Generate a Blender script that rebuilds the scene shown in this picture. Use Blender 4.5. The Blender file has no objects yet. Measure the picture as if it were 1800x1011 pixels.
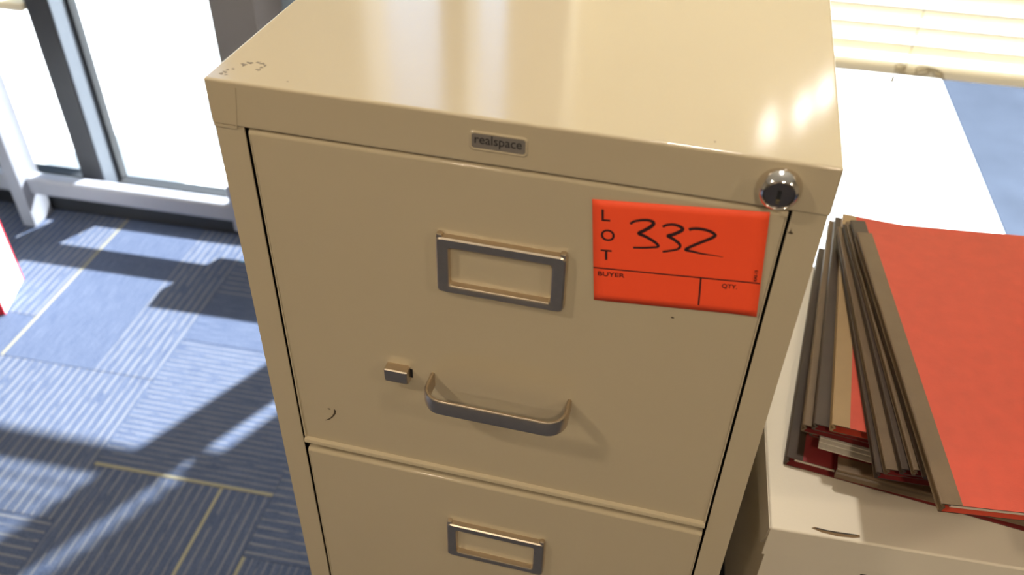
import bpy, bmesh, math, random
from mathutils import Vector, Matrix
random.seed(7)
scene = bpy.context.scene
COL = scene.collection
R = math.radians

# ------------------------------------------------------------------ camera
H = 1.32                       # cabinet height; floor is z = 0
cam_d = bpy.data.cameras.new('camera'); cam = bpy.data.objects.new('camera', cam_d); COL.objects.link(cam)
yaw, pitch, roll = -0.226337, -0.686230, 0.0296926
fwd = Vector((math.sin(yaw)*math.cos(pitch), math.cos(yaw)*math.cos(pitch), math.sin(pitch)))
rgt = Vector((math.cos(yaw), -math.sin(yaw), 0)); up = rgt.cross(fwd)
r2 = math.cos(roll)*rgt + math.sin(roll)*up; u2 = -math.sin(roll)*rgt + math.cos(roll)*up
M = Matrix((r2, u2, -fwd)).transposed().to_4x4()
M.translation = Vector((0.299379, -0.438046, 0.245874 + H))
cam.matrix_world = M
cam_d.sensor_fit = 'HORIZONTAL'; cam_d.sensor_width = 36.0; cam_d.lens = 36.0*1545.84/1800
cam_d.clip_start = 0.02; cam_d.clip_end = 200
cam_d.dof.use_dof = True; cam_d.dof.focus_distance = 0.68; cam_d.dof.aperture_fstop = 7.0
scene.camera = cam

# ------------------------------------------------------------------ world, sun, exposure
w = bpy.data.worlds.new('world'); scene.world = w; w.use_nodes = True
nt = w.node_tree; bg = nt.nodes['Background']
SUN_EL = R(38.0); SUN_DIR = Vector((0.43, 0.90, 0)).normalized()      # horizontal direction towards the sun
sky = nt.nodes.new('ShaderNodeTexSky'); sky.sky_type = 'NISHITA'; sky.sun_disc = False
sky.sun_elevation = SUN_EL; sky.sun_rotation = math.atan2(SUN_DIR.x, SUN_DIR.y)
nt.links.new(sky.outputs[0], bg.inputs[0]); bg.inputs[1].default_value = 0.60
sun_d = bpy.data.lights.new('sun', 'SUN'); sun = bpy.data.objects.new('sun', sun_d); COL.objects.link(sun)
to_sun = Vector((SUN_DIR.x*math.cos(SUN_EL), SUN_DIR.y*math.cos(SUN_EL), math.sin(SUN_EL)))
sun.rotation_euler = to_sun.to_track_quat('Z', 'Y').to_euler(); sun.location = (2, 4, 4)
sun_d.energy = 34.0; sun_d.angle = R(1.3); sun_d.color = (1.0, 0.98, 0.97)
LAMP = 290.0                   # radiance of the warm ceiling lamps
scene.view_settings.view_transform = 'Standard'; scene.view_settings.look = 'None'
scene.view_settings.exposure = 0.0; scene.view_settings.gamma = 1.0
scene.view_settings.use_curve_mapping = False
try: scene.display_settings.display_device = 'sRGB'
except Exception: pass

TH = R(3.0)                    # the room is turned a little against the cabinet
def room(u, v, z=0.0):
    return Vector((u*math.cos(TH) - v*math.sin(TH), u*math.sin(TH) + v*math.cos(TH), z))

# ------------------------------------------------------------------ materials
def lin(r, g, b):
    f = lambda c: (c/255/12.92) if c/255 <= 0.04045 else ((c/255+0.055)/1.055)**2.4
    return (f(r), f(g), f(b), 1)
def mat(name, col, rough=0.5, metal=0.0, noise=0.0, nscale=60, bump=0.0, bscale=400, spec=None, coat=0.0):
    m = bpy.data.materials.new(name); m.use_nodes = True
    n = m.node_tree.nodes; L = m.node_tree.links; p = n['Principled BSDF']
    p.inputs['Base Color'].default_value = col; p.inputs['Roughness'].default_value = rough
    p.inputs['Metallic'].default_value = metal
    if spec is not None: p.inputs['Specular IOR Level'].default_value = spec
    if coat: p.inputs['Coat Weight'].default_value = coat
    if noise or bump:
        tc = n.new('ShaderNodeTexCoord')
    if noise:
        t = n.new('ShaderNodeTexNoise'); t.inputs['Scale'].default_value = nscale; t.inputs['Detail'].default_value = 4
        L.new(tc.outputs['Object'], t.inputs['Vector'])
        mx = n.new('ShaderNodeMix'); mx.data_type = 'RGBA'
        mx.inputs['A'].default_value = tuple(c*(1-noise) for c in col[:3])+(1,)
        mx.inputs['B'].default_value = tuple(min(1, c*(1+noise)) for c in col[:3])+(1,)
        L.new(t.outputs['Fac'], mx.inputs['Factor']); L.new(mx.outputs['Result'], p.inputs['Base Color'])
    if bump:
        t2 = n.new('ShaderNodeTexNoise'); t2.inputs['Scale'].default_value = bscale
        L.new(tc.outputs['Object'], t2.inputs['Vector'])
        b = n.new('ShaderNodeBump'); b.inputs['Strength'].default_value = bump; b.inputs['Distance'].default_value = 0.001
        L.new(t2.outputs['Fac'], b.inputs['Height']); L.new(b.outputs['Normal'], p.inputs['Normal'])
    return m
def emit(name, col, strength):
    m = bpy.data.materials.new(name); m.use_nodes = True; n = m.node_tree.nodes; n.clear()
    e = n.new('ShaderNodeEmission'); o = n.new('ShaderNodeOutputMaterial')
    e.inputs[0].default_value = col; e.inputs[1].default_value = strength
    m.node_tree.links.new(e.outputs[0], o.inputs[0]); return m

PAINT = mat('putty_paint', lin(184, 169, 141), 0.10, noise=0.02, nscale=9, bump=0.02, bscale=900)
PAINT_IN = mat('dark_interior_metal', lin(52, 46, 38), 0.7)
NICKEL = mat('brushed_nickel', (0.66, 0.56, 0.44, 1), 0.34, 1.0, noise=0.08, nscale=200)
CHROME = mat('chrome', (0.72, 0.68, 0.64, 1), 0.12, 1.0)
LOCKM = mat('dark_nickel', (0.36, 0.30, 0.25, 1), 0.25, 1.0)
BRASS = mat('brass', (0.75, 0.55, 0.25, 1), 0.25, 1.0)
BLACK = mat('black', (0.008, 0.008, 0.008, 1), 0.6)
SCUFF = mat('scuffed_metal', lin(120, 108, 88), 0.6, noise=0.3, nscale=900)
SCUFF_DK = mat('dark_scuff', lin(74, 62, 44), 0.7)
PLATE = mat('plate_grey', lin(134, 126, 117), 0.4, 0.3, noise=0.05, nscale=300)
INK = mat('ink', lin(45, 20, 22), 0.55)
PLATE_INK = mat('plate_ink', lin(38, 34, 34), 0.5)
ORANGE = mat('orange_paper', (1.0, 0.085, 0.02, 1), 0.6, noise=0.03, nscale=40)
PRESS = mat('red_pressboard', (0.50, 0.060, 0.029, 1), 0.55, noise=0.14, nscale=70, bump=0.1, bscale=700)
PRESS_DK = mat('maroon_pressboard', (0.22, 0.022, 0.022, 1), 0.55, noise=0.14, nscale=70)
TAPE = mat('brown_spine_cloth', lin(102, 82, 59), 0.45, noise=0.16, nscale=45, bump=0.15, bscale=900)
TAPE_DK = mat('dark_brown_spine_cloth', lin(64, 50, 40), 0.4, noise=0.2, nscale=45)
TAPE_LT = mat('tan_spine_cloth', lin(150, 122, 84), 0.45, noise=0.12, nscale=45)
PAPER = mat('paper_edges', lin(205, 196, 180), 0.8, noise=0.15, nscale=300)
CARD = mat('white_cardboard', lin(216, 205, 185), 0.75, noise=0.04, nscale=12, bump=0.06, bscale=300)
CARD_CUT = mat('cut_cardboard', lin(120, 96, 66), 0.9)
CHARCOAL = mat('charcoal_metal', lin(38, 40, 50), 0.45, noise=0.05)
STEEL_LT = mat('grey_steel_strip', lin(105, 108, 120), 0.4, 0.3)
ALU = mat('grey_aluminium', lin(150, 152, 162), 0.42, 0.1, noise=0.06, nscale=30)
BRONZE = mat('dark_bronze_aluminium', lin(72, 73, 77), 0.42, 0.2, noise=0.06, nscale=30)
LIT_SIDE = mat('sunlit_mullion_side', lin(86, 92, 102), 0.5, 0.1)
GASKET = mat('black_rubber', lin(32, 34, 38), 0.6)
WALLM = mat('wall_paint', lin(208, 196, 174), 0.8, noise=0.02, nscale=4)
CEILM = mat('ceiling_paint', lin(222, 214, 198), 0.9)
PAVE = mat('pale_concrete', (0.68, 0.68, 0.67, 1), 0.85, noise=0.05, nscale=2)
ASPH = mat('bluish_asphalt', (0.050, 0.059, 0.080, 1), 0.8, noise=0.25, nscale=5, spec=0.0)
PIERM = mat('brown_stone', lin(52, 39, 29), 0.8, noise=0.06, nscale=6)
PIERM2 = mat('grey_stone', lin(66, 66, 66), 0.8, noise=0.06, nscale=6)
REDM = mat('red_card', (0.62, 0.02, 0.035, 1), 0.5)
WHITEM = mat('white_card', (0.82, 0.82, 0.82, 1), 0.6)
CORD = mat('cream_cord', lin(190, 176, 145), 0.8)

SLAT = bpy.data.materials.new('cream_blind_slat'); SLAT.use_nodes = True
_n = SLAT.node_tree.nodes; _p = _n['Principled BSDF']; _p.inputs['Base Color'].default_value = lin(238, 229, 206); _p.inputs['Roughness'].default_value = 0.45
_t = _n.new('ShaderNodeBsdfTranslucent'); _t.inputs[0].default_value = lin(245, 232, 200)
_m = _n.new('ShaderNodeMixShader'); _m.inputs[0].default_value = 0.14
_o = _n['Material Output']; _l = SLAT.node_tree.links
_l.new(_p.outputs[0], _m.inputs[1]); _l.new(_t.outputs[0], _m.inputs[2]); _l.new(_m.outputs[0], _o.inputs[0])

GLASS = bpy.data.materials.new('window_glass'); GLASS.use_nodes = True
_n = GLASS.node_tree.nodes; _n.clear(); _l = GLASS.node_tree.links
_tr = _n.new('ShaderNodeBsdfTransparent'); _tr.inputs[0].default_value = (0.93, 0.97, 0.98, 1)
_gl = _n.new('ShaderNodeBsdfGlossy'); _gl.inputs['Roughness'].default_value = 0.02
_fr = _n.new('ShaderNodeFresnel'); _fr.inputs[0].default_value = 1.25
_m = _n.new('ShaderNodeMixShader'); _o = _n.new('ShaderNodeOutputMaterial')
_l.new(_fr.outputs[0], _m.inputs[0]); _l.new(_tr.outputs[0], _m.inputs[1]); _l.new(_gl.outputs[0], _m.inputs[2]); _l.new(_m.outputs[0], _o.inputs[0])

def carpet(name, stripes=1.0, accent=None, lo=0.0, hi=1.0, pitch=0.021, accent_at=0.004):
    """blue loop carpet; thin pale stripes run along local y inside the band lo..hi of the tile"""
    m = bpy.data.materials.new(name); m.use_nodes = True
    n = m.node_tree.nodes; L = m.node_tree.links; p = n['Principled BSDF']
    p.inputs['Roughness'].default_value = 0.95; p.inputs['Specular IOR Level'].default_value = 0.1
    tc = n.new('ShaderNodeTexCoord'); sx = n.new('ShaderNodeSeparateXYZ'); L.new(tc.outputs['Object'], sx.inputs[0])
    def math_(op, a, b=None, c=None):
        k = n.new('ShaderNodeMath'); k.operation = op
        for i, s in enumerate((a, b, c)):
            if s is None: continue
            if isinstance(s, (int, float)): k.inputs[i].default_value = s
            else: L.new(s, k.inputs[i])
        return k.outputs[0]
    ns = n.new('ShaderNodeTexNoise'); ns.inputs['Scale'].default_value = 260; ns.inputs['Detail'].default_value = 3
    L.new(tc.outputs['Object'], ns.inputs['Vector'])
    # yarn streaks along the stripe direction
    mp = n.new('ShaderNodeMapping'); mp.inputs['Scale'].default_value = (220, 16, 1); L.new(tc.outputs['Object'], mp.inputs[0])
    st = n.new('ShaderNodeTexNoise'); st.inputs['Scale'].default_value = 1.0; st.inputs['Detail'].default_value = 2; L.new(mp.outputs[0], st.inputs['Vector'])
    r = n.new('ShaderNodeValToRGB'); r.color_ramp.elements[0].position = 0.36; r.color_ramp.elements[1].position = 0.66
    r.color_ramp.elements[0].color = (0.037, 0.052, 0.098, 1); r.color_ramp.elements[1].color = (0.090, 0.108, 0.162, 1)
    f = math_('ADD', math_('MULTIPLY', ns.outputs['Fac'], 0.6), math_('MULTIPLY', st.outputs['Fac'], 0.4))
    L.new(f, r.inputs[0])
    fr = math_('FRACT', math_('DIVIDE', sx.outputs['X'], pitch))
    line = math_('LESS_THAN', math_('ABSOLUTE', math_('SUBTRACT', fr, 0.5)), 0.13)
    band = math_('MULTIPLY', math_('GREATER_THAN', sx.outputs['X'], lo*0.42), math_('LESS_THAN', sx.outputs['X'], hi*0.42))
    gap = math_('GREATER_THAN', st.outputs['Fac'], 0.40)
    fac = math_('MULTIPLY', math_('MULTIPLY', line, band), math_('MULTIPLY', gap, 0.34*stripes))
    mx = n.new('ShaderNodeMix'); mx.data_type = 'RGBA'; L.new(fac, mx.inputs['Factor'])
    L.new(r.outputs[0], mx.inputs['A']); mx.inputs['B'].default_value = (0.27, 0.255, 0.225, 1)
    out = mx.outputs['Result']
    if accent:
        al = math_('LESS_THAN', math_('ABSOLUTE', math_('SUBTRACT', sx.outputs['X'], accent_at)), 0.0038)
        m2 = n.new('ShaderNodeMix'); m2.data_type = 'RGBA'; L.new(math_('MULTIPLY', al, 0.55), m2.inputs['Factor'])
        L.new(out, m2.inputs['A']); m2.inputs['B'].default_value = accent; out = m2.outputs['Result']
    L.new(out, p.inputs['Base Color'])
    b = n.new('ShaderNodeBump'); b.inputs['Strength'].default_value = 0.5; b.inputs['Distance'].default_value = 0.003
    L.new(ns.outputs['Fac'], b.inputs['Height']); L.new(b.outputs['Normal'], p.inputs['Normal'])
    return m
YEL = (0.36, 0.31, 0.16, 1); CYA = (0.08, 0.22, 0.32, 1)
CARPETS = [carpet('carpet_yellow_edge', 1.0, YEL, 0.62, 1.0),
           carpet('carpet_striped', 1.0),
           carpet('carpet_cyan_line', 0.9, CYA, 0.45, 1.0, accent_at=0.34),
           carpet('carpet_fine', 0.8, YEL, 0.0, 1.0, pitch=0.016),
           carpet('carpet_yellow_line', 0.9, YEL, accent_at=0.305),
           carpet('carpet_plain', 0.0)]

# ------------------------------------------------------------------ mesh helpers
def link(name, bm, m, parent=None, smooth=False, loc=None, rz=None):
    me = bpy.data.meshes.new(name); bmesh.ops.recalc_face_normals(bm, faces=bm.faces[:]); bm.to_mesh(me); bm.free()
    if isinstance(m, (list, tuple)):
        for k in m: me.materials.append(k)
    else: me.materials.append(m)
    if smooth:
        for f in me.polygons: f.use_smooth = True
        try: me.set_sharp_from_angle(angle=R(smooth if smooth is not True else 40))
        except Exception: pass
    o = bpy.data.objects.new(name, me); COL.objects.link(o)
    if smooth:
        wn_ = o.modifiers.new('weighted_normals', 'WEIGHTED_NORMAL'); wn_.keep_sharp = True; wn_.weight = 100
    if parent: o.parent = parent
    if loc is not None: o.location = loc
    if rz is not None: o.rotation_euler = (0, 0, rz)
    return o
def box(bm, x0, x1, y0, y1, z0, z1, bev=0.0, seg=2, mi=0):
    vs = [bm.verts.new(c) for c in ((x0,y0,z0),(x1,y0,z0),(x1,y1,z0),(x0,y1,z0),(x0,y0,z1),(x1,y0,z1),(x1,y1,z1),(x0,y1,z1))]
    fs = [bm.faces.new([vs[i] for i in q]) for q in ((3,2,1,0),(4,5,6,7),(0,1,5,4),(1,2,6,5),(2,3,7,6),(3,0,4,7))]
    for f in fs: f.material_index = mi
    if bev:
        es = list({e for f in fs for e in f.edges})
        r = bmesh.ops.bevel(bm, geom=es, offset=bev, segments=seg, affect='EDGES', profile=0.5)
        for f in r['faces']: f.material_index = mi
    return fs
def B(name, dims, m, parent=None, bev=0.0, seg=2, loc=None, rz=None, smooth=False):
    bm = bmesh.new(); box(bm, *dims, bev=bev, seg=seg); return link(name, bm, m, parent, smooth or bool(bev), loc, rz)
def empty(name, loc=(0,0,0), rz=0.0):
    o = bpy.data.objects.new(name, None); COL.objects.link(o); o.location = loc; o.rotation_euler = (0,0,rz); o.empty_display_size = 0.05; return o
def tag(o, label, cat, group=None):
    o['label'] = label; o['category'] = cat
    if group: o['group'] = group
    return o
def struct(o, label=None):
    o['kind'] = 'structure'
    if label: o['label'] = label
    return o
def poly_prism(bm, pts, axis, a, b, mi=0):
    """extrude a closed 2-D outline along an axis; axis 'y': pts are (x,z)"""
    def P(p, t):
        return {'y': (p[0], t, p[1]), 'x': (t, p[0], p[1]), 'z': (p[0], p[1], t)}[axis]
    A = [bm.verts.new(P(p, a)) for p in pts]; Bv = [bm.verts.new(P(p, b)) for p in pts]
    fs = [bm.faces.new(A), bm.faces.new(Bv[::-1])]
    k = len(pts)
    for i in range(k): fs.append(bm.faces.new((A[i], A[(i+1) % k], Bv[(i+1) % k], Bv[i])))
    for f in fs: f.material_index = mi
    return fs
def rrect(x0, x1, z0, z1, r, n=5):
    pts = []
    for cx, cz, a0 in ((x1-r, z1-r, 0), (x0+r, z1-r, 90), (x0+r, z0+r, 180), (x1-r, z0+r, 270)):
        for i in range(n+1):
            a = R(a0 + 90*i/n); pts.append((cx+r*math.cos(a), cz+r*math.sin(a)))
    return pts
def tube(bm, pts, rad, n=8, mi=0):
    rings = []; pts = [Vector(p) for p in pts]
    for i, p in enumerate(pts):
        t = (pts[min(i+1, len(pts)-1)] - pts[max(i-1, 0)]).normalized()
        a = t.orthogonal().normalized() if i == 0 else (rings[-1][1] - t*t.dot(rings[-1][1])).normalized()
        b = t.cross(a)
        rings.append(([bm.verts.new(p + rad*(math.cos(2*math.pi*k/n)*a + math.sin(2*math.pi*k/n)*b)) for k in range(n)], a))
    for i in range(len(rings)-1):
        for k in range(n):
            f = bm.faces.new((rings[i][0][k], rings[i][0][(k+1) % n], rings[i+1][0][(k+1) % n], rings[i+1][0][k])); f.material_index = mi
    bm.faces.new(rings[0][0][::-1]); bm.faces.new(rings[-1][0])
def lathe_y(bm, prof, cx, cz, n=40):
    """prof: (radius, y) list around an axis parallel to y"""
    rings = []
    for r, y in prof:
        rings.append([bm.verts.new((cx + r*math.cos(2*math.pi*k/n), y, cz + r*math.sin(2*math.pi*k/n))) for k in range(n)])
    for i in range(len(rings)-1):
        for k in range(n): bm.faces.new((rings[i][k], rings[i][(k+1) % n], rings[i+1][(k+1) % n], rings[i+1][k]))
    bm.faces.new(rings[0]); bm.faces.new(rings[-1])
def text_mesh(name, body, size, m, parent, loc, rot, sx=1.0, extrude=0.00008, offset=0.0, width=None):
    c = bpy.data.curves.new(name, 'FONT'); c.body = body; c.size = size; c.extrude = extrude; c.offset = offset
    c.resolution_u = 4
    t = bpy.data.objects.new(name + '_tmp', c); COL.objects.link(t)
    dg = bpy.context.evaluated_depsgraph_get(); me = bpy.data.meshes.new_from_object(t.evaluated_get(dg))
    bpy.data.objects.remove(t); bpy.data.curves.remove(c)
    xs = [v.co.x for v in me.vertices]
    x0 = min(xs); s = sx if width is None else width/(max(xs)-x0)
    for v in me.vertices: v.co.x = (v.co.x - x0)*s
    me.materials.clear(); me.materials.append(m)
    o = bpy.data.objects.new(name, me); COL.objects.link(o); o.parent = parent; o.location = loc; o.rotation_euler = rot
    return o

# ================================================================== THE SETTING
# floor slab with carpet tiles laid in staggered columns
fl = B('floor', (-4.2, 4.2, -4.2, 1.62, -0.20, -0.006), CARPETS[1], rz=TH); struct(fl)
TS = 0.42
tile_me = {}
def tile_mesh(k, x1, y1):
    key = (k, round(x1, 4), round(y1, 4))
    if key not in tile_me:
        bm = bmesh.new(); box(bm, 0.0003, x1-0.0003, 0.0003, y1-0.0003, -0.006, 0.0, bev=0.0006, seg=1)
        me = bpy.data.meshes.new('carpet_tile'); bmesh.ops.recalc_face_normals(bm, faces=bm.faces[:]); bm.to_mesh(me); bm.free()
        me.materials.append(CARPETS[k]); tile_me[key] = me
    return tile_me[key]
# (column, row) -> (carpet kind, stripes across)
spec = {(1, 1): (1, 0), (1, 2): (0, 0), (1, 3): (0, 0), (2, 1): (4, 0), (2, 2): (3, 1), (2, 3): (2, 1), (0, 1): (5, 0), (0, 2): (5, 0), (0, 3): (1, 0), (0, 4): (1, 0), (1, 0): (1, 1)}
VEND = 1.496
for ci in range(-1, 8):
    u0 = -0.845 + TS*(ci-2)
    for ri in range(-4, 5):
        v0 = (0.465 if ci % 2 else 0.196) + TS*(ri-1)
        if v0 < -1.3 or v0 > VEND-0.02: continue
        k, rot = spec.get((ci, ri), (random.choice((1, 1, 2, 3)), random.choice((0, 1))))
        d = min(TS, VEND-v0)      # the last row is cut along the window wall
        t = bpy.data.objects.new('carpet_tile', tile_mesh(k, d if rot else TS, TS if rot else d)); COL.objects.link(t); t.parent = fl
        t.location = (u0 + (TS if rot else 0), v0, 0); t.rotation_euler = (0, 0, R(90) if rot else 0)
struct(B('ceiling', (-4.2, 4.2, -4.2, 1.62, 2.70, 2.80), CEILM, rz=TH))
struct(B('wall_back', (-4.2, 4.2, -4.2, -4.1, 0, 2.70), WALLM, rz=TH))
struct(B('wall_left', (-4.2, -4.1, -4.1, 1.62, 0, 2.70), WALLM, rz=TH))
struct(B('wall_right', (4.1, 4.2, -4.1, 1.62, 0, 2.70), WALLM, rz=TH))
bm = bmesh.new()
box(bm, -4.1, -2.42, 1.50, 1.62, 0, 2.70); box(bm, -2.42, 2.0, 1.50, 1.62, 2.45, 2.70); box(bm, 2.0, 4.1, 1.50, 1.62, 0, 2.70)
struct(link('wall_front', bm, WALLM, rz=TH))
struct(B('trim_1', (-0.090, 0.055, 1.44, 1.62, 0, 2.45), WALLM, rz=TH, bev=0.003))
struct(B('baseboard_front', (-2.42, -0.090, 1.497, 1.62, 0, 0.052), GASKET, rz=TH, bev=0.004))
struct(B('baseboard_right', (0.055, 2.0, 1.497, 1.62, 0, 0.052), GASKET, rz=TH, bev=0.004))
def mullion(n, u0, u1):
    bm = bmesh.new(); box(bm, u0, u1, 1.50, 1.60, 0.052, 2.45, bev=0.003)
    o = struct(link('trim_%d' % n, bm, BRONZE, smooth=True, rz=TH))
    bm = bmesh.new(); box(bm, u1, u1+0.004, 1.503, 1.565, 0.054, 2.45, bev=0.001); link('sunlit_side_strip', bm, LIT_SIDE, o)  # lighter grey strip paints the sunlit right side of the mullion
    bm = bmesh.new(); box(bm, u1, u1+0.012, 1.567, 1.60, 0.092, 2.41, bev=0.001); link('gasket', bm, GASKET, o)
    bm = bmesh.new(); box(bm, u0-0.012, u0, 1.575, 1.60, 0.092, 2.41, bev=0.001); link('gasket', bm, GASKET, o)
    return o
mullion(2, -2.42, -2.353); mullion(3, -1.375, -1.308); mullion(4, -0.262, -0.195); mullion(5, 1.935, 2.0)
for i, (a, b) in enumerate(((-2.353, -1.375), (-1.308, -0.262), (-0.195, -0.090), (0.055, 1.935))):
    bm = bmesh.new()
    box(bm, a, b, 1.555, 1.60, 0.052, 0.090, bev=0.002); box(bm, a, b, 1.555, 1.60, 2.41, 2.45, bev=0.002)
    wn = struct(link('window_%d' % (i+1), bm, GASKET if i else GASKET, rz=TH))
    bm = bmesh.new(); box(bm, a+0.001, b-0.001, 1.584, 1.590, 0.090, 2.41); link('pane', bm, GLASS, wn)

# outside: pavement, asphalt lane, a brown pier of the arcade
struct(B('ground', (-12, 14, 1.62, 16, -0.30, -0.10), PAVE, rz=TH), 'pale sunlit pavement outside the windows')
struct(B('asphalt_lane', (1.46, 9, 1.80, 3.40, -0.10, -0.096), ASPH, rz=TH), 'blue grey asphalt lane beyond the right window')
pier = empty('outdoor_pier', room(-1.29, 2.46, -0.10), TH)
tag(pier, 'dark brown pier outside the window, behind the cabinet top', 'pier')
B('shaft', (-0.087, 0.095, -0.06, 0.17, 0, 3.2), PIERM, pier, bev=0.006)
B('rear_fin', (0.02, 0.42, 0.17, 0.42, 0, 3.2), PIERM2, pier, bev=0.006)

# ================================================================== BLINDS
def blind(u0, u1, zb, tilt, label, zt=2.40, vc=1.515, cords=(0.12, 0.5, 0.88), bundle=None):
    W = u1-u0
    root = empty('window_blind', room((u0+u1)/2, vc, zb), TH)
    tag(root, label, 'blind', 'slatted blinds in the window wall')
    bm = bmesh.new(); n = 6; wd = 0.050; th = 0.0026
    top = []; bot = []
    for i in range(n+1):
        y = -wd/2 + wd*i/n; z = 0.0035*(1-(2*y/wd)**2)
        top.append((y, z+th/2)); bot.append((y, z-th/2))
    poly_prism(bm, top + bot[::-1], 'x', -W/2, W/2)
    me = bpy.data.meshes.new('slat'); bmesh.ops.recalc_face_normals(bm, faces=bm.faces[:]); bm.to_mesh(me); bm.free(); me.materials.append(SLAT)
    z = zb + 0.052; k = 0
    while z < zt-0.05:
        s = bpy.data.objects.new('slat', me); COL.objects.link(s); s.parent = root
        s.location = (0, 0, z-zb); s.rotation_euler = (tilt + R(random.uniform(-1.2, 1.2)), 0, R(random.uniform(-0.15, 0.15)))
        z += 0.0335 if False else 0.040; k += 1
    B('bottom_rail', (-W/2, W/2, -0.027, 0.027, 0.0, 0.022), SLAT, root, bev=0.006, seg=3)
    B('head_rail', (-W/2, W/2, -0.03, 0.03, zt-zb-0.04, zt-zb+0.01), SLAT, root, bev=0.004)
    for c in cords:
        bm = bmesh.new()
        for y in (-0.029, 0.029): tube(bm, [(-W/2+W*c, y, 0.01), (-W/2+W*c, y, zt-zb-0.03)], 0.0011, 5)
        link('ladder_cord', bm, CORD, root, smooth=True)
    if bundle is not None:
        bm = bmesh.new(); rr = random.Random(3)
        pts = []
        for i in range(64):
            a = i*0.62; x = bundle + 0.045*math.sin(a*0.37) + 0.012*math.sin(a*1.7)
            pts.append((x, -0.031 + 0.006*math.cos(a), 0.016 + 0.0085*math.sin(a*1.1) + 0.003*math.cos(a*0.5)))
        tube(bm, pts, 0.0017, 5); link('pull_cord', bm, CORD, root, smooth=True)
        bm = bmesh.new(); tube(bm, [(bundle-0.05, -0.030, 0.0), (bundle-0.05, -0.030, -0.014)], 0.004, 8); link('cord_tassel', bm, CORD, root, smooth=True)
    return root
blind(-2.35, -1.378, 0.640, R(16), 'cream slatted blind left of the bronze mullion, in the far left window')
blind(-1.300, -0.266, 0.765, R(27), 'cream slatted blind in the window between the two bronze mullions')
blind(-0.181, -0.094, 0.735, R(24), 'narrow cream slatted blind hidden behind the filing cabinet', cords=(0.5,))
blind(0.06, 1.93, 0.712, R(-48), 'cream slatted blind above the folders, with a tangled cord on its rail', cords=(0.06, 0.395, 0.72, 0.95), bundle=-0.165)

# guard post and low rail before the window
post = empty('steel_post', room(-1.524, 1.44, 0), TH)
tag(post, 'square grey steel post on the carpet before the window', 'post')
B('shaft', (-0.021, 0.021, -0.044, 0.044, 0, 2.70), ALU, post, bev=0.004)
rail = B('guard_rail', (-1.502, -0.10, 1.418, 1.462, 0.104, 0.160), ALU, bev=0.010, seg=4, rz=TH)
bm = bmesh.new(); box(bm, -0.856, -0.52, 1.400, 1.478, 0.085, 0.240, bev=0.006); link('shadow_block', bm, ALU, rail, smooth=True)  # unseen block added on the rail to cast a shadow patch
tag(rail, 'low grey metal rail along the foot of the window', 'rail')
rail2 = B('guard_rail', (-2.30, -1.546, 1.418, 1.462, 0.104, 0.160), ALU, bev=0.010, seg=4, rz=TH)
tag(rail2, 'short end of low metal rail left of the steel post', 'rail')

# ================================================================== FILING CABINET
CW, CD = 0.380, 0.67
cab = empty('filing_cabinet', (0.19, 0.335, 0))
tag(cab, 'putty coloured four drawer steel filing cabinet standing on the blue carpet', 'filing cabinet')
OX, OY = -0.19, -0.335          # local = world + offset
def CB(name, x0, x1, y0, y1, z0, z1, m, parent=cab, bev=0.0, seg=2):
    px = 0 if parent is not cab else 1
    return B(name, (x0+OX, x1+OX, y0+OY, y1+OY, z0, z1), m, parent, bev, seg)
# body: side walls with front stiles, back, plinth, dark core
bm = bmesh.new()
box(bm, 0.0012+OX, 0.0030+OX, 0.0014+OY, CD-0.002+OY, 0.0, H-0.0310)
box(bm, 0.0012+OX, 0.0214+OX, 0.0012+OY, 0.0026+OY, 0.0, H-0.0310, bev=0.0006)
box(bm, 0.3772+OX, 0.3790+OX, 0.0014+OY, CD-0.002+OY, 0.0, H-0.0310)
box(bm, 0.3594+OX, 0.3790+OX, 0.0012+OY, 0.0026+OY, 0.0, H-0.0310, bev=0.0006)
box(bm, 0.0030+OX, 0.3772+OX, CD-0.010+OY, CD-0.002+OY, 0.0, H-0.0310)
box(bm, 0.0030+OX, 0.3772+OX, 0.0060+OY, 0.03+OY, 0.0, 0.062)
link('body', bm, PAINT, cab, smooth=True)
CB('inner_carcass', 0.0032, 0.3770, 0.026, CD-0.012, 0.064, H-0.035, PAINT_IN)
# top cap: folded sheet with soft edges
bm = bmesh.new(); box(bm, 0+OX, CW+OX, 0+OY, CD+OY, H-0.0317, H, bev=0.0019, seg=3)
cap = link('top_cap', bm, PAINT, cab, smooth=True)
bm = bmesh.new()
poly_prism(bm, [(0.0213+OX, H-0.0040), (0.0218+OX, H-0.0040), (0.0176+OX, H-0.0309), (0.0169+OX, H-0.0309)], 'y', OY-0.00035, OY+0.001)
link('corner_seam', bm, PAINT, cap)
bm = bmesh.new()
poly_prism(bm, [(0.0013+OX, H-0.0330), (0.0150+OX, H-0.0333), (0.0172+OX, H-0.0326), (0.0176+OX, H-0.0312), (0.0013+OX, H-0.0312)], 'y', OY+0.0002, OY+0.0012)
link('corner_tab', bm, PAINT, cap)
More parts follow.
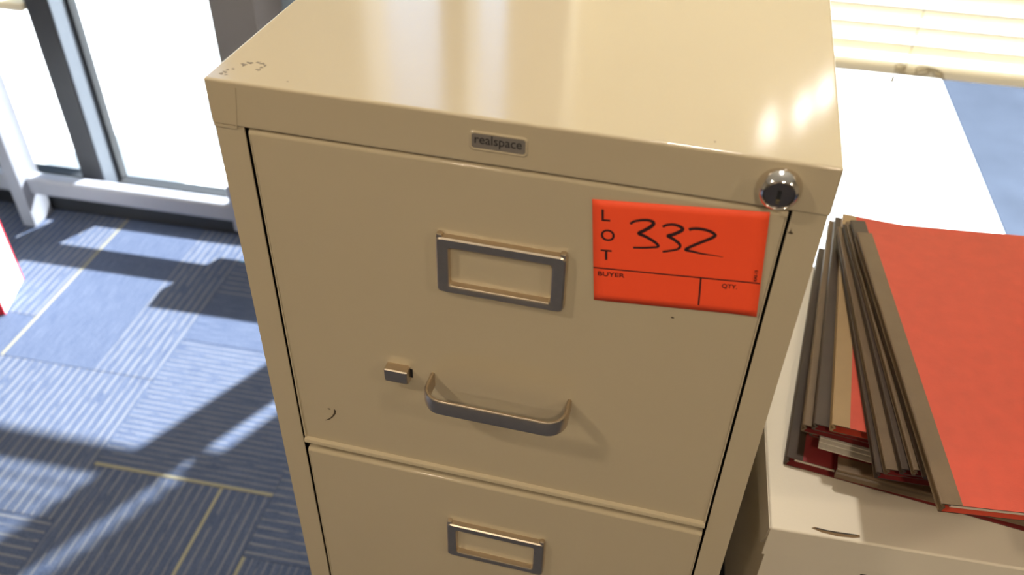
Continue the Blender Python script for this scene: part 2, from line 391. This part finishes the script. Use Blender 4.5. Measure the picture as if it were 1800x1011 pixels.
# scuffs on the cap and the drawer
def flake(pts, z, name, m, par, axis='z', jitter=0.0):
    bm = bmesh.new(); poly_prism(bm, pts, axis, *(z)); return link(name, bm, m, par)
rs = random.Random(11)
for cx, cy, r in ((0.0085,0.0080,.0012),(0.0095,0.0112,.0011),(0.0118,0.0075,.0010),(0.0098,0.0140,.0009),(0.0120,0.0160,.0008),(0.0158,0.0232,.0016),(0.0176,0.0268,.0014),(0.0190,0.0275,.0011),(0.0228,0.0290,.0014),(0.0262,0.0282,.0012),(0.0290,0.0258,.0014),(0.0283,0.0228,.0010),(0.0276,0.0196,.0011),(0.052,0.010,.0005),(0.31,0.010,.0006)):
    pts = []
    for i in range(9):
        a = 2*math.pi*i/9; q = 1.25*r*rs.uniform(0.25, 1.25); pts.append((cx+OX+q*math.cos(a)*1.2, cy+OY+q*math.sin(a)))
    flake(pts, (H-0.0002, H+0.00012), 'scuff', SCUFF, cap)
# drawers
def drawer(ztop, first):
    zt = ztop; zb = ztop-0.2950
    X0, X1 = 0.0241, 0.3575
    bm = bmesh.new()
    # front sheet with a folded lip along its foot: outline in (y,z), extruded along x
    prof = []
    for i in range(7):
        a = R(90*i/6); prof.append((0.0042-0.0032*math.sin(a), zt-0.0032+0.0032*math.cos(a)))
    prof += [(0.0010, zb+0.0056), (-0.0016, zb+0.0044), (-0.0022, zb+0.0030), (-0.0022, zb+0.0010), (-0.0012, zb), (0.022, zb), (0.022, zt)]
    poly_prism(bm, [(y+OY, z) for y, z in prof], 'x', X0+OX, X1+OX)
    bmesh.ops.bevel(bm, geom=[e for e in bm.edges if abs(e.verts[0].co.x-e.verts[1].co.x) < 1e-6 and max(v.co.y for v in e.verts) < 0.004+OY and abs(e.verts[0].co.z-e.verts[1].co.z) > 0.1], offset=0.0012, segments=2, affect='EDGES')
    d = link('drawer_front', bm, PAINT, cab, smooth=35)
    Y = 0.0010+OY
    # label holder: bevelled frame, small ears at the upper corners
    hx0, hx1, hz0, hz1 = 0.1478+OX, 0.2338+OX, zt-(0.1318-0.0317), zt-(0.0868-0.0317)
    ix0, ix1, iz0, iz1 = hx0+0.0080, hx1-0.0085, hz0+0.0062, hz1-0.0075
    bm = bmesh.new()
    def ring(r0, y, ox, oz):
        return [bm.verts.new((p[0], y, p[1])) for p in r0]
    n = 4
    loops = [(rrect(hx0-0.0006, hx1+0.0006, hz0-0.0006, hz1+0.0002, 0.0030, n), Y),
             (rrect(hx0, hx1, hz0, hz1, 0.0030, n), Y-0.0044),
             (rrect(hx0+0.0010, hx1-0.0010, hz0+0.0010, hz1-0.0010, 0.0028, n), Y-0.0054),
             (rrect(ix0-0.0012, ix1+0.0012, iz0-0.0012, iz1+0.0012, 0.0028, n), Y-0.0054),
             (rrect(ix0, ix1, iz0, iz1, 0.0022, n), Y-0.0046),
             (rrect(ix0+0.0002, ix1-0.0002, iz0+0.0002, iz1-0.0002, 0.0020, n), Y)]
    rings = [[bm.verts.new((p[0], y, p[1])) for p in pts] for pts, y in loops]
    for a, b in zip(rings, rings[1:]):
        for i in range(len(a)): bm.faces.new((a[i], a[(i+1) % len(a)], b[(i+1) % len(a)], b[i]))
    for ex in (hx0+0.0022, hx1-0.0022):
        box(bm, ex-0.0021, ex+0.0021, Y-0.0046, Y, hz1-0.0022, hz1+0.0024, bev=0.0012, seg=2)
    h = link('label_holder', bm, NICKEL, d, smooth=35); h['label'] = 'brushed nickel card frame'
    # bow handle: flat strap bent to a U
    bx0, bx1, pr, rr = 0.1385+OX, 0.2450+OX, 0.0275, 0.0150
    hb0, hb1 = zt-(0.2302-0.0317), zt-(0.2160-0.0317); t = 0.0030
    def path(x0, x1, p, r):
        out = [(x0, Y)]
        for i in range(9):
            a = R(180+90*i/8); out.append((x0+r+r*math.cos(a), Y-p+r+r*math.sin(a)))
        for i in range(9):
            a = R(270+90*i/8); out.append((x1-r+r*math.cos(a), Y-p+r+r*math.sin(a)))
        out.append((x1, Y)); return out
    po, pi_ = path(bx0, bx1, pr, rr), path(bx0+t, bx1-t, pr-t, rr-t)
    bm = bmesh.new(); e = 0.0011
    prof = []
    secs = []
    for (ox, oy), (qx, qy) in zip(po, pi_):
        mx_, my_ = (qx-ox)/t, (qy-oy)/t
        # rounded strap section: outer face slightly crowned
        sec = [(0.0011, hb0), (0.0, hb0+e), (-0.0004, (hb0+hb1)/2), (0.0, hb1-e), (0.0009, hb1), (t-0.0009, hb1), (t, hb1-e), (t, hb0+e), (t-0.0009, hb0)]
        secs.append([bm.verts.new((ox+mx_*s, oy+my_*s, z)) for s, z in sec])
    for a, b in zip(secs, secs[1:]):
        for i in range(len(a)): bm.faces.new((a[i], a[(i+1) % len(a)], b[(i+1) % len(a)], b[i]))
    bm.faces.new(secs[0]); bm.faces.new(secs[-1])
    g = link('bow_handle', bm, NICKEL, d, smooth=45); g['label'] = 'brushed nickel bow handle'
    # thumb latch beside the handle, with the dark slot it slides in
    lz1 = zt-(0.2142-0.0317)
    bm = bmesh.new()
    pr_ = [(Y, lz1), (Y-0.0074, lz1), (Y-0.0082, lz1-0.0008), (Y-0.0084, lz1-0.0080), (Y-0.0076, lz1-0.0122), (Y-0.0056, lz1-0.0142), (Y, lz1-0.0148)]
    poly_prism(bm, pr_, 'x', 0.1045+OX, 0.1222+OX)
    bmesh.ops.bevel(bm, geom=[ed for ed in bm.edges if abs(ed.verts[0].co.x-ed.verts[1].co.x) < 1e-6 and ed.verts[0].co.y+ed.verts[1].co.y < 2*Y-0.004], offset=0.0006, segments=2, affect='EDGES')
    k = link('thumb_latch', bm, NICKEL, d, smooth=35); k['label'] = 'small square metal thumb latch'
    bm = bmesh.new(); box(bm, 0.1222+OX, 0.1241+OX, Y-0.00015, Y+0.001, lz1-0.0118, lz1-0.0030); link('latch_slot', bm, BLACK, d)
    return d
ds = [drawer(H-0.0330-0.3058*i, i == 0) for i in range(4)]
# marks on the top drawer
bm = bmesh.new()
arc = [(0.0452, 1.0228), (0.0488, 1.0252), (0.0520, 1.0290), (0.0545, 1.0335), (0.0552, 1.0380)]
wds = [0.0003, 0.0006, 0.0007, 0.0010, 0.0014]
L_ = [bm.verts.new((x+OX-w_*0.6, OY+0.0008, z+w_*0.6)) for (x, z), w_ in zip(arc, wds)]
R_ = [bm.verts.new((x+OX+w_*0.6, OY+0.0008, z-w_*0.6)) for (x, z), w_ in zip(arc, wds)]
for i in range(4): bm.faces.new((L_[i], L_[i+1], R_[i+1], R_[i]))
link('scuff', bm, SCUFF_DK, ds[0])
for x, z, r in ((0.3045, H-0.1245, 0.0008), (0.0500, H-0.2825, 0.0009)):
    bm = bmesh.new(); poly_prism(bm, [(x+OX+r*q*math.cos(2*math.pi*i/8)*1.5, z+r*q*math.sin(2*math.pi*i/8)*0.8) for i, q in enumerate((1, .7, 1, .8, 1, .6, .9, 1))], 'y', OY+0.0008, OY+0.0011); link('scuff', bm, SCUFF_DK, ds[0])
bm = bmesh.new(); poly_prism(bm, [(0.3600+OX, H-0.0468), (0.3612+OX, H-0.0452), (0.3612+OX, H-0.0430), (0.3618+OX, H-0.0455), (0.3632+OX, H-0.0466), (0.3620+OX, H-0.0474)], 'y', OY+0.0010, OY+0.0016); link('paint_chip', bm, SCUFF_DK, cab)
# brand plate set into the cap
pl0, pl1, pz0, pz1 = 0.1716+OX, 0.2040+OX, H-0.0204, H-0.0108
bm = bmesh.new()
lo = [(rrect(pl0-0.0018, pl1+0.0018, pz0-0.0018, pz1+0.0018, 0.0030, 5), OY-0.00002), (rrect(pl0-0.0009, pl1+0.0009, pz0-0.0009, pz1+0.0009, 0.0024, 5), OY-0.0009), (rrect(pl0-0.0002, pl1+0.0002, pz0-0.0002, pz1+0.0002, 0.0018, 5), OY-0.0008), (rrect(pl0, pl1, pz0, pz1, 0.0017, 5), OY-0.0001)]
rings = [[bm.verts.new((p[0], y, p[1])) for p in pts] for pts, y in lo]
for a, b in zip(rings, rings[1:]):
    for i in range(len(a)): bm.faces.new((a[i], a[(i+1) % len(a)], b[(i+1) % len(a)], b[i]))
link('plate_rim', bm, PAINT, cap, smooth=40)
bm = bmesh.new(); poly_prism(bm, rrect(pl0, pl1, pz0, pz1, 0.0017, 5), 'y', OY-0.0004, OY+0.0004)
plate = link('brand_plate', bm, PLATE, cab); plate['label'] = 'grey maker plate reading realspace'
text_mesh('lettering', 'realspace', 0.0086, PLATE_INK, plate, (pl0+0.0018, OY-0.00045, pz0+0.0033), (R(90), 0, 0), width=0.0286, offset=0.00004)
# lock
lx, lz = 0.3490+OX, H-0.0172
bm = bmesh.new()
lathe_y(bm, [(0.0126, OY+0.001), (0.0126, OY-0.0008), (0.0122, OY-0.0030), (0.0112, OY-0.0058), (0.0100, OY-0.0078), (0.0089, OY-0.0086), (0.0084, OY-0.0082), (0.0082, OY-0.0070)], lx, lz, 48)
lock = link('lock', bm, CHROME, cab, smooth=50); lock['label'] = 'round chrome key lock'
bm = bmesh.new(); lathe_y(bm, [(0.0081, OY-0.004), (0.0081, OY-0.0076), (0.0076, OY-0.0080)], lx, lz, 40); link('lock_cylinder', bm, LOCKM, lock, smooth=40)
bm = bmesh.new(); poly_prism(bm, rrect(lx-0.0011, lx+0.0011, lz-0.0040, lz+0.0030, 0.0008, 3), 'y', OY-0.00825, OY-0.006); link('keyway', bm, BLACK, lock)
bm = bmesh.new(); box(bm, lx-0.0010, lx+0.0010, OY-0.0086, OY-0.0075, lz-0.0056, lz-0.0028, bev=0.0002); link('brass_tongue', bm, BRASS, lock)

# ================================================================== AUCTION TAG
tg = empty('lot_tag', (0.3004, 0.0004, H-0.07735)); tg.rotation_euler = (0, -R(5.5), 0)
tag(tg, 'orange paper auction tag with handwritten number 332 stuck on the top drawer', 'tag')
bm = bmesh.new(); n = 14
def warp(x, z): return -0.00022 - 0.0007*max(0, (x-0.03)/0.02)**2*max(0, (-z+0.0)/0.038)
gr = [[bm.verts.new((-0.0511+0.1022*i/n, warp(-0.0511+0.1022*i/n, -0.0385+0.077*j/n), -0.0385+0.077*j/n)) for j in range(n+1)] for i in range(n+1)]
for i in range(n):
    for j in range(n): bm.faces.new((gr[i][j], gr[i+1][j], gr[i+1][j+1], gr[i][j+1]))
pap = link('paper', bm, ORANGE, tg, smooth=True)
sm = pap.modifiers.new('thickness', 'SOLIDIFY'); sm.thickness = 0.00018; sm.offset = 0
YT = -0.00050
def stroke(name, pts, wid, m=INK, nsub=6):
    P = [Vector((x, 0, z)) for x, z in pts]; Q = []
    for i in range(len(P)-1):
        p0, p1, p2, p3 = P[max(i-1, 0)], P[i], P[i+1], P[min(i+2, len(P)-1)]
        for k in range(nsub):
            t = k/nsub
            Q.append(0.5*((2*p1)+(p2-p0)*t+(2*p0-5*p1+4*p2-p3)*t*t+(3*p1-p0-3*p2+p3)*t**3))
    Q.append(P[-1]); bm = bmesh.new(); A = []
    for i, q in enumerate(Q):
        t = (Q[min(i+1, len(Q)-1)]-Q[max(i-1, 0)]); t.normalize(); nn = Vector((-t.z, 0, t.x)); s = i/(len(Q)-1)
        wv = wid(s) if callable(wid) else wid
        y = min(YT, warp(q.x, q.z)-0.0002)
        A.append((bm.verts.new((q.x+nn.x*wv/2, y, q.z+nn.z*wv/2)), bm.verts.new((q.x-nn.x*wv/2, y, q.z-nn.z*wv/2))))
    for a, b in zip(A, A[1:]): bm.faces.new((a[0], b[0], b[1], a[1]))
    return link(name, bm, m, tg)
w3 = lambda s: 0.0016 + 0.0008*math.sin(math.pi*min(1, s*1.1))**2 - 0.0002*s
stroke('written_digit', [(-0.0282,0.0231),(-0.0259,0.0251),(-0.0218,0.0264),(-0.0179,0.0268),(-0.0150,0.0260),(-0.0144,0.0244),(-0.0161,0.0221),(-0.0200,0.0190),(-0.0229,0.0167),(-0.0191,0.0149),(-0.0142,0.0120),(-0.0113,0.0093),(-0.0116,0.0079),(-0.0141,0.0073),(-0.0197,0.0064),(-0.0262,0.0058)], w3)
stroke('written_digit', [(-0.0089,0.0228),(-0.0066,0.0244),(-0.0027,0.0251),(0.0009,0.0242),(0.0027,0.0227),(0.0019,0.0209),(-0.0023,0.0181),(-0.0055,0.0166),(-0.0023,0.0146),(0.0011,0.0118),(0.0019,0.0096),(0.0004,0.0074),(-0.0035,0.0060),(-0.0083,0.0046)], w3)
stroke('written_digit', [(0.0065,0.0223),(0.0092,0.0233),(0.0139,0.0234),(0.0187,0.0223),(0.0215,0.0205),(0.0215,0.0190),(0.0190,0.0170),(0.0130,0.0133),(0.0068,0.0091),(0.0056,0.0074),(0.0093,0.0067),(0.0150,0.0057),(0.0213,0.0052),(0.0277,0.0045)], lambda s: 0.0020*(1 if s < .7 else 1-(s-.7)/.3*0.9))
stroke('ruled_line', [(-0.0511, -0.0121), (0.0, -0.0124), (0.0505, -0.0127)], 0.0009)
stroke('ruled_line', [(0.0155, -0.0126), (0.01545, -0.024), (0.0154, -0.0343)], 0.00095)
RX = (R(90), 0, 0)
text_mesh('printed_letter', 'L', 0.0118, INK, tg, (-0.0456, YT, 0.0238), RX, width=0.0052, offset=0.00009)
text_mesh('printed_letter', 'O', 0.0118, INK, tg, (-0.0461, YT, 0.0094), RX, width=0.0085, offset=0.00009)
text_mesh('printed_letter', 'T', 0.0110, INK, tg, (-0.0463, YT, -0.0052), RX, width=0.0068, offset=0.00009)
text_mesh('printed_word', 'BUYER', 0.0046, INK, tg, (-0.0482, YT, -0.0180), RX, width=0.0168, offset=0.00002)
text_mesh('printed_word', 'QTY.', 0.0044, INK, tg, (0.0285, YT, -0.0186), RX, width=0.0090, offset=0.00002)
text_mesh('printed_word', 'KAS-13', 0.0024, INK, tg, (0.0484, YT-0.0003, -0.0112), (R(90), -R(90), 0), width=0.0082, offset=0.00003)

# ================================================================== BOX STACK ON THE RIGHT
BZ = 0.89
ped = empty('pedestal_cabinet', (0.432, 0.108, 0), R(3.5))
tag(ped, 'low charcoal metal cabinet carrying the white storage box', 'cabinet')
B('body', (0.012, 0.400, 0.010, 0.520, 0.0, 0.596), CHARCOAL, ped, bev=0.004)
B('top', (0.010, 0.402, 0.004, 0.524, 0.612, 0.630), CHARCOAL, ped, bev=0.003)
B('edge_strip', (0.011, 0.401, 0.006, 0.522, 0.596, 0.612), STEEL_LT, ped)
for z0, z1 in ((0.04, 0.30), (0.31, 0.58)):
    d = B('drawer_front', (0.018, 0.394, -0.008, 0.010, z0, z1), CHARCOAL, ped, bev=0.003)
    B('pull', (0.13, 0.28, -0.022, -0.008, z1-0.05, z1-0.035), STEEL_LT, d, bev=0.003)
bxo = empty('storage_box', (0.427, 0.093, 0.630), R(3.5))
tag(bxo, 'white cardboard storage box with lid under the pile of red folders', 'box')
BWD, BDP, LIP = 0.325, 0.415, 0.042
T0 = BZ-0.630
bm = bmesh.new()
hx0, hx1, hz0, hz1 = 0.094, 0.190, T0-0.078, T0-0.052
for (a, b, c, d_) in ((0.004, hx0, 0, T0-0.004), (hx1, BWD-0.004, 0, T0-0.004), (hx0, hx1, 0, hz0), (hx0, hx1, hz1, T0-0.004)):
    box(bm, a, b, 0.004, 0.008, c, d_)
box(bm, 0.004, 0.008, 0.008, BDP-0.004, 0, T0-0.004); box(bm, BWD-0.008, BWD-0.004, 0.008, BDP-0.004, 0, T0-0.004)
box(bm, 0.004, BWD-0.004, BDP-0.008, BDP-0.004, 0, T0-0.004); box(bm, 0.008, BWD-0.008, 0.008, BDP-0.008, 0, 0.004)
link('body', bm, CARD, bxo)
bm = bmesh.new()
box(bm, 0, BWD, 0, BDP, T0-0.0045, T0, bev=0.0022, seg=3)
box(bm, 0, BWD, 0, 0.0032, T0-LIP, T0-0.002, bev=0.0012); box(bm, 0, BWD, BDP-0.0032, BDP, T0-LIP, T0-0.002, bev=0.0012)
# side flaps of the lid end in a slanted corner near the front
for x0, x1 in ((-0.0006, 0.0030), (BWD-0.0030, BWD+0.0006)):
    poly_prism(bm, [(0.014, T0-LIP), (BDP-0.002, T0-LIP), (BDP-0.002, T0-0.002), (0.001, T0-0.002), (0.004, T0-0.020)], 'x', x0, x1)
lid = link('lid', bm, CARD, bxo, smooth=40)
bm = bmesh.new()
lens = [(0.037, 0.0080), (0.046, 0.0050), (0.060, 0.0036), (0.074, 0.0046), (0.080, 0.0062), (0.080, 0.0090), (0.066, 0.0086), (0.050, 0.0086), (0.040, 0.0098)]
poly_prism(bm, [(x, y-0.001) for x, y in lens], 'z', T0-0.001, T0+0.00025); link('lid_slot', bm, CARD_CUT, lid)
bm = bmesh.new(); poly_prism(bm, [(0.040, 0.0070), (0.060, 0.0058), (0.078, 0.0068), (0.078, 0.0078), (0.060, 0.0070), (0.042, 0.0080)], 'z', T0, T0+0.0004); link('slot_gap', bm, BLACK, lid)

# ------------------------------------------------------------------ folders
def folder(x, y, z, ang, t, label, cover=PRESS, tape=TAPE, Lg=0.365, Wd=0.240, rise=0.0, tapew=0.0165, pages=True, poke=0.0):
    root = empty('classification_folder', (x, y, z), R(-ang) if rise is not None else 0)
    root.rotation_euler = (0, -rise, R(-ang)); tag(root, label, 'folder', 'red pressboard folders piled on the storage box')
    c = 0.0011
    def sheet(z0, z1, nm, bend=0.0):
        bm = bmesh.new(); pts = [(0.0012, 0.0), (Wd-0.010, 0.0), (Wd, 0.010), (Wd, Lg-0.010), (Wd-0.010, Lg), (0.0012, Lg)]
        fs = poly_prism(bm, pts, 'z', z0, z1)
        for f in fs[2:]: f.material_index = 1
        return link(nm, bm, [cover, TAPE_DK], root)
    sheet(0.0004, c, 'back_cover'); sheet(t-c, t-0.0004, 'front_cover')
    bm = bmesh.new()      # cloth spine: wraps both covers and folds inwards between them
    out = [(tapew, t-0.0004), (tapew, t), (0.0016, t), (0.0004, t-0.0006), (0.0, t-0.0018), (0.0016, t*0.62), (0.0030, t*0.5), (0.0016, t*0.38), (0.0, 0.0018), (0.0004, 0.0006), (0.0016, 0.0), (tapew, 0.0), (tapew, 0.0004),
           (0.0030, 0.0004), (0.0036, t*0.36), (0.0050, t*0.5), (0.0036, t*0.64), (0.0030, t-0.0004)]
    poly_prism(bm, out, 'y', 0.0, Lg); link('spine', bm, tape, root)
    if pages:
        bm = bmesh.new(); rr = random.Random(int(x*1e4+z*1e5)); zz = c+0.0004
        while zz < t-c-0.0012:
            k = rr.uniform(0.0005, 0.0013); j = rr.uniform(0.003, 0.012) - poke*rr.random()
            box(bm, 0.010, Wd-0.014-rr.uniform(0, 0.01), j, Lg-0.012-rr.uniform(0, 0.01), zz, min(zz+k, t-c-0.0002)); zz += k+0.0003
        if bm.verts: link('pages', bm, PAPER, root)
        else: bm.free()
    return root
Z = [0.8902, 0.9030, 0.9162, 0.9284, 0.9384, 0.9478, 0.9580, 0.9668, 0.9750, 0.9832, 0.9914, 1.0000, 1.0105]
folder(0.437, 0.172, Z[0], 6.0, Z[1]-Z[0]-0.0003, 'maroon folder with black-brown spine at the very bottom of the pile', PRESS_DK, TAPE_DK)
folder(0.846, 0.128, Z[1], -85.6, Z[2]-Z[1]-0.0003, 'folder near the bottom lying crosswise, spine facing the front', PRESS_DK, TAPE)
folder(0.456, 0.192, Z[2], 7.0, Z[3]-Z[2]-0.0003, 'maroon folder stuffed with loose white papers, low in the pile', PRESS_DK, TAPE_DK, poke=0.020)
folder(0.4455, 0.184, Z[3], 5.4, Z[4]-Z[3]-0.0003, 'lowest of the straight folders nearest the filing cabinet', PRESS_DK, TAPE)
folder(0.4530, 0.179, Z[4], 5.0, Z[5]-Z[4]-0.0003, 'middle straight folder near the cabinet with a dark spine', PRESS_DK, TAPE_DK)
folder(0.4670, 0.172, Z[5], 3.8, Z[6]-Z[5]-0.0003, 'folder with a pale tan spine and a sliver of red cover showing', PRESS, TAPE_LT)
folder(0.5005, 0.116, Z[6], -3.2, Z[7]-Z[6]-0.0003, 'lowest folder of the fanned group, beside the tan spine', PRESS_DK, TAPE_DK)
folder(0.5060, 0.114, Z[7], -4.3, Z[8]-Z[7]-0.0003, 'second folder from below in the fanned group', PRESS_DK, TAPE)
folder(0.5165, 0.110, Z[8], -5.3, Z[9]-Z[8]-0.0003, 'middle folder of the fanned group with dark spine', PRESS_DK, TAPE_DK)
folder(0.5230, 0.104, Z[9], -6.2, Z[10]-Z[9]-0.0003, 'fourth folder from below in the fanned group', PRESS_DK, TAPE)
folder(0.5285, 0.095, Z[10], -6.7, Z[11]-Z[10]-0.0003, 'folder directly beneath the topmost red folder', PRESS, TAPE_DK)
folder(0.5330, 0.056, Z[11], -7.1, Z[12]-Z[11], 'topmost red folder with a wide brown cloth spine strip', PRESS, TAPE, rise=R(0.0))

# ================================================================== CARTON AT THE LEFT EDGE
ct = empty('carton', room(-1.346, 1.024, 0), R(17.5)+TH)
tag(ct, 'red and white carton standing on the sunlit carpet at the left edge', 'box')
B('body', (-0.30, 0.0, 0.0, 0.153, 0.0, 0.34), WHITEM, ct, bev=0.002)
B('front_panel', (-0.298, 0.0006, -0.0008, 0.0, 0.001, 0.339), REDM, ct)
B('edge_strip', (0.0, 0.0008, 0.146, 0.1525, 0.001, 0.339), REDM, ct)
B('edge_strip', (0.0, 0.0008, 0.0, 0.004, 0.001, 0.339), REDM, ct)

# ================================================================== CEILING LAMPS
WARM = emit('warm_lamp', (1.0, 0.84, 0.64, 1), LAMP)
def lamp(x, y, label, m=WARM):
    o = empty('ceiling_lamp', (x, y, 2.70)); tag(o, label, 'lamp', 'round recessed ceiling lamps')
    bm = bmesh.new(); n = 32
    rings = [[bm.verts.new((r*math.cos(2*math.pi*k/n), r*math.sin(2*math.pi*k/n), z)) for k in range(n)] for r, z in ((0.115, -0.0005), (0.115, -0.006), (0.088, -0.010), (0.085, -0.002))]
    for a, b in zip(rings, rings[1:]):
        for k in range(n): bm.faces.new((a[k], a[(k+1) % n], b[(k+1) % n], b[k]))
    link('trim_ring', bm, CEILM, o, smooth=True)
    bm = bmesh.new(); vs = [bm.verts.new((0.084*math.cos(2*math.pi*k/n), 0.084*math.sin(2*math.pi*k/n), -0.004)) for k in range(n)]; bm.faces.new(vs[::-1])
    me = bpy.data.meshes.new('diffuser'); bm.to_mesh(me); bm.free(); me.materials.append(m)
    d = bpy.data.objects.new('diffuser', me); COL.objects.link(d); d.parent = o
lamp(-1.15, -0.95, 'warm recessed ceiling lamp up left before the filing cabinet')
lamp(0.75, -1.55, 'warm recessed ceiling lamp behind the camera, right of centre')
lamp(-0.60, -2.70, 'warm recessed ceiling lamp far back in the room')
lamp(2.30, -1.10, 'warm recessed ceiling lamp over the right side of the room')
TOP_FILL = emit('added_top_fill', (1.0, 0.95, 0.88, 1), LAMP*0.86)  # extra overhead lamp, added to brighten the cabinet top
lamp(0.30, 0.55, 'added ceiling lamp right above the filing cabinet to brighten its top', TOP_FILL)
# three unseen bulbs added before the right window to put highlights on the cabinet top
BULB = emit('added_glint_bulb', (1.0, 0.95, 0.90, 1), 38.0)
pc = empty('added_glint_light', (0.52, 1.36, 2.70)); tag(pc, 'added light with three small unseen bulbs that puts highlights on the cabinet top', 'lamp')
B('canopy', (-0.10, 0.10, -0.03, 0.03, -0.025, 0.0), CEILM, pc, bev=0.005)
CAMZ = 0.245874
for px_, py_ in ((0.339, 0.035), (0.358, 0.062), (0.372, 0.089)):
    dx, dy = px_-0.299379, py_+0.438046; k = (1.36-py_)/dy
    bx, bz = px_+dx*k-0.52, H+CAMZ*k-2.70
    bm = bmesh.new(); bmesh.ops.create_uvsphere(bm, u_segments=16, v_segments=10, radius=0.015); me = bpy.data.meshes.new('bulb'); bm.to_mesh(me); bm.free(); me.materials.append(BULB)
    o = bpy.data.objects.new('bulb', me); COL.objects.link(o); o.parent = pc; o.location = (bx, 0, bz)
    bm = bmesh.new(); tube(bm, [(bx, 0, bz+0.013), (bx, 0, bz+0.05)], 0.010, 10); tube(bm, [(bx, 0, bz+0.05), (bx, 0, -0.02)], 0.002, 6); link('cord', bm, GASKET, pc)
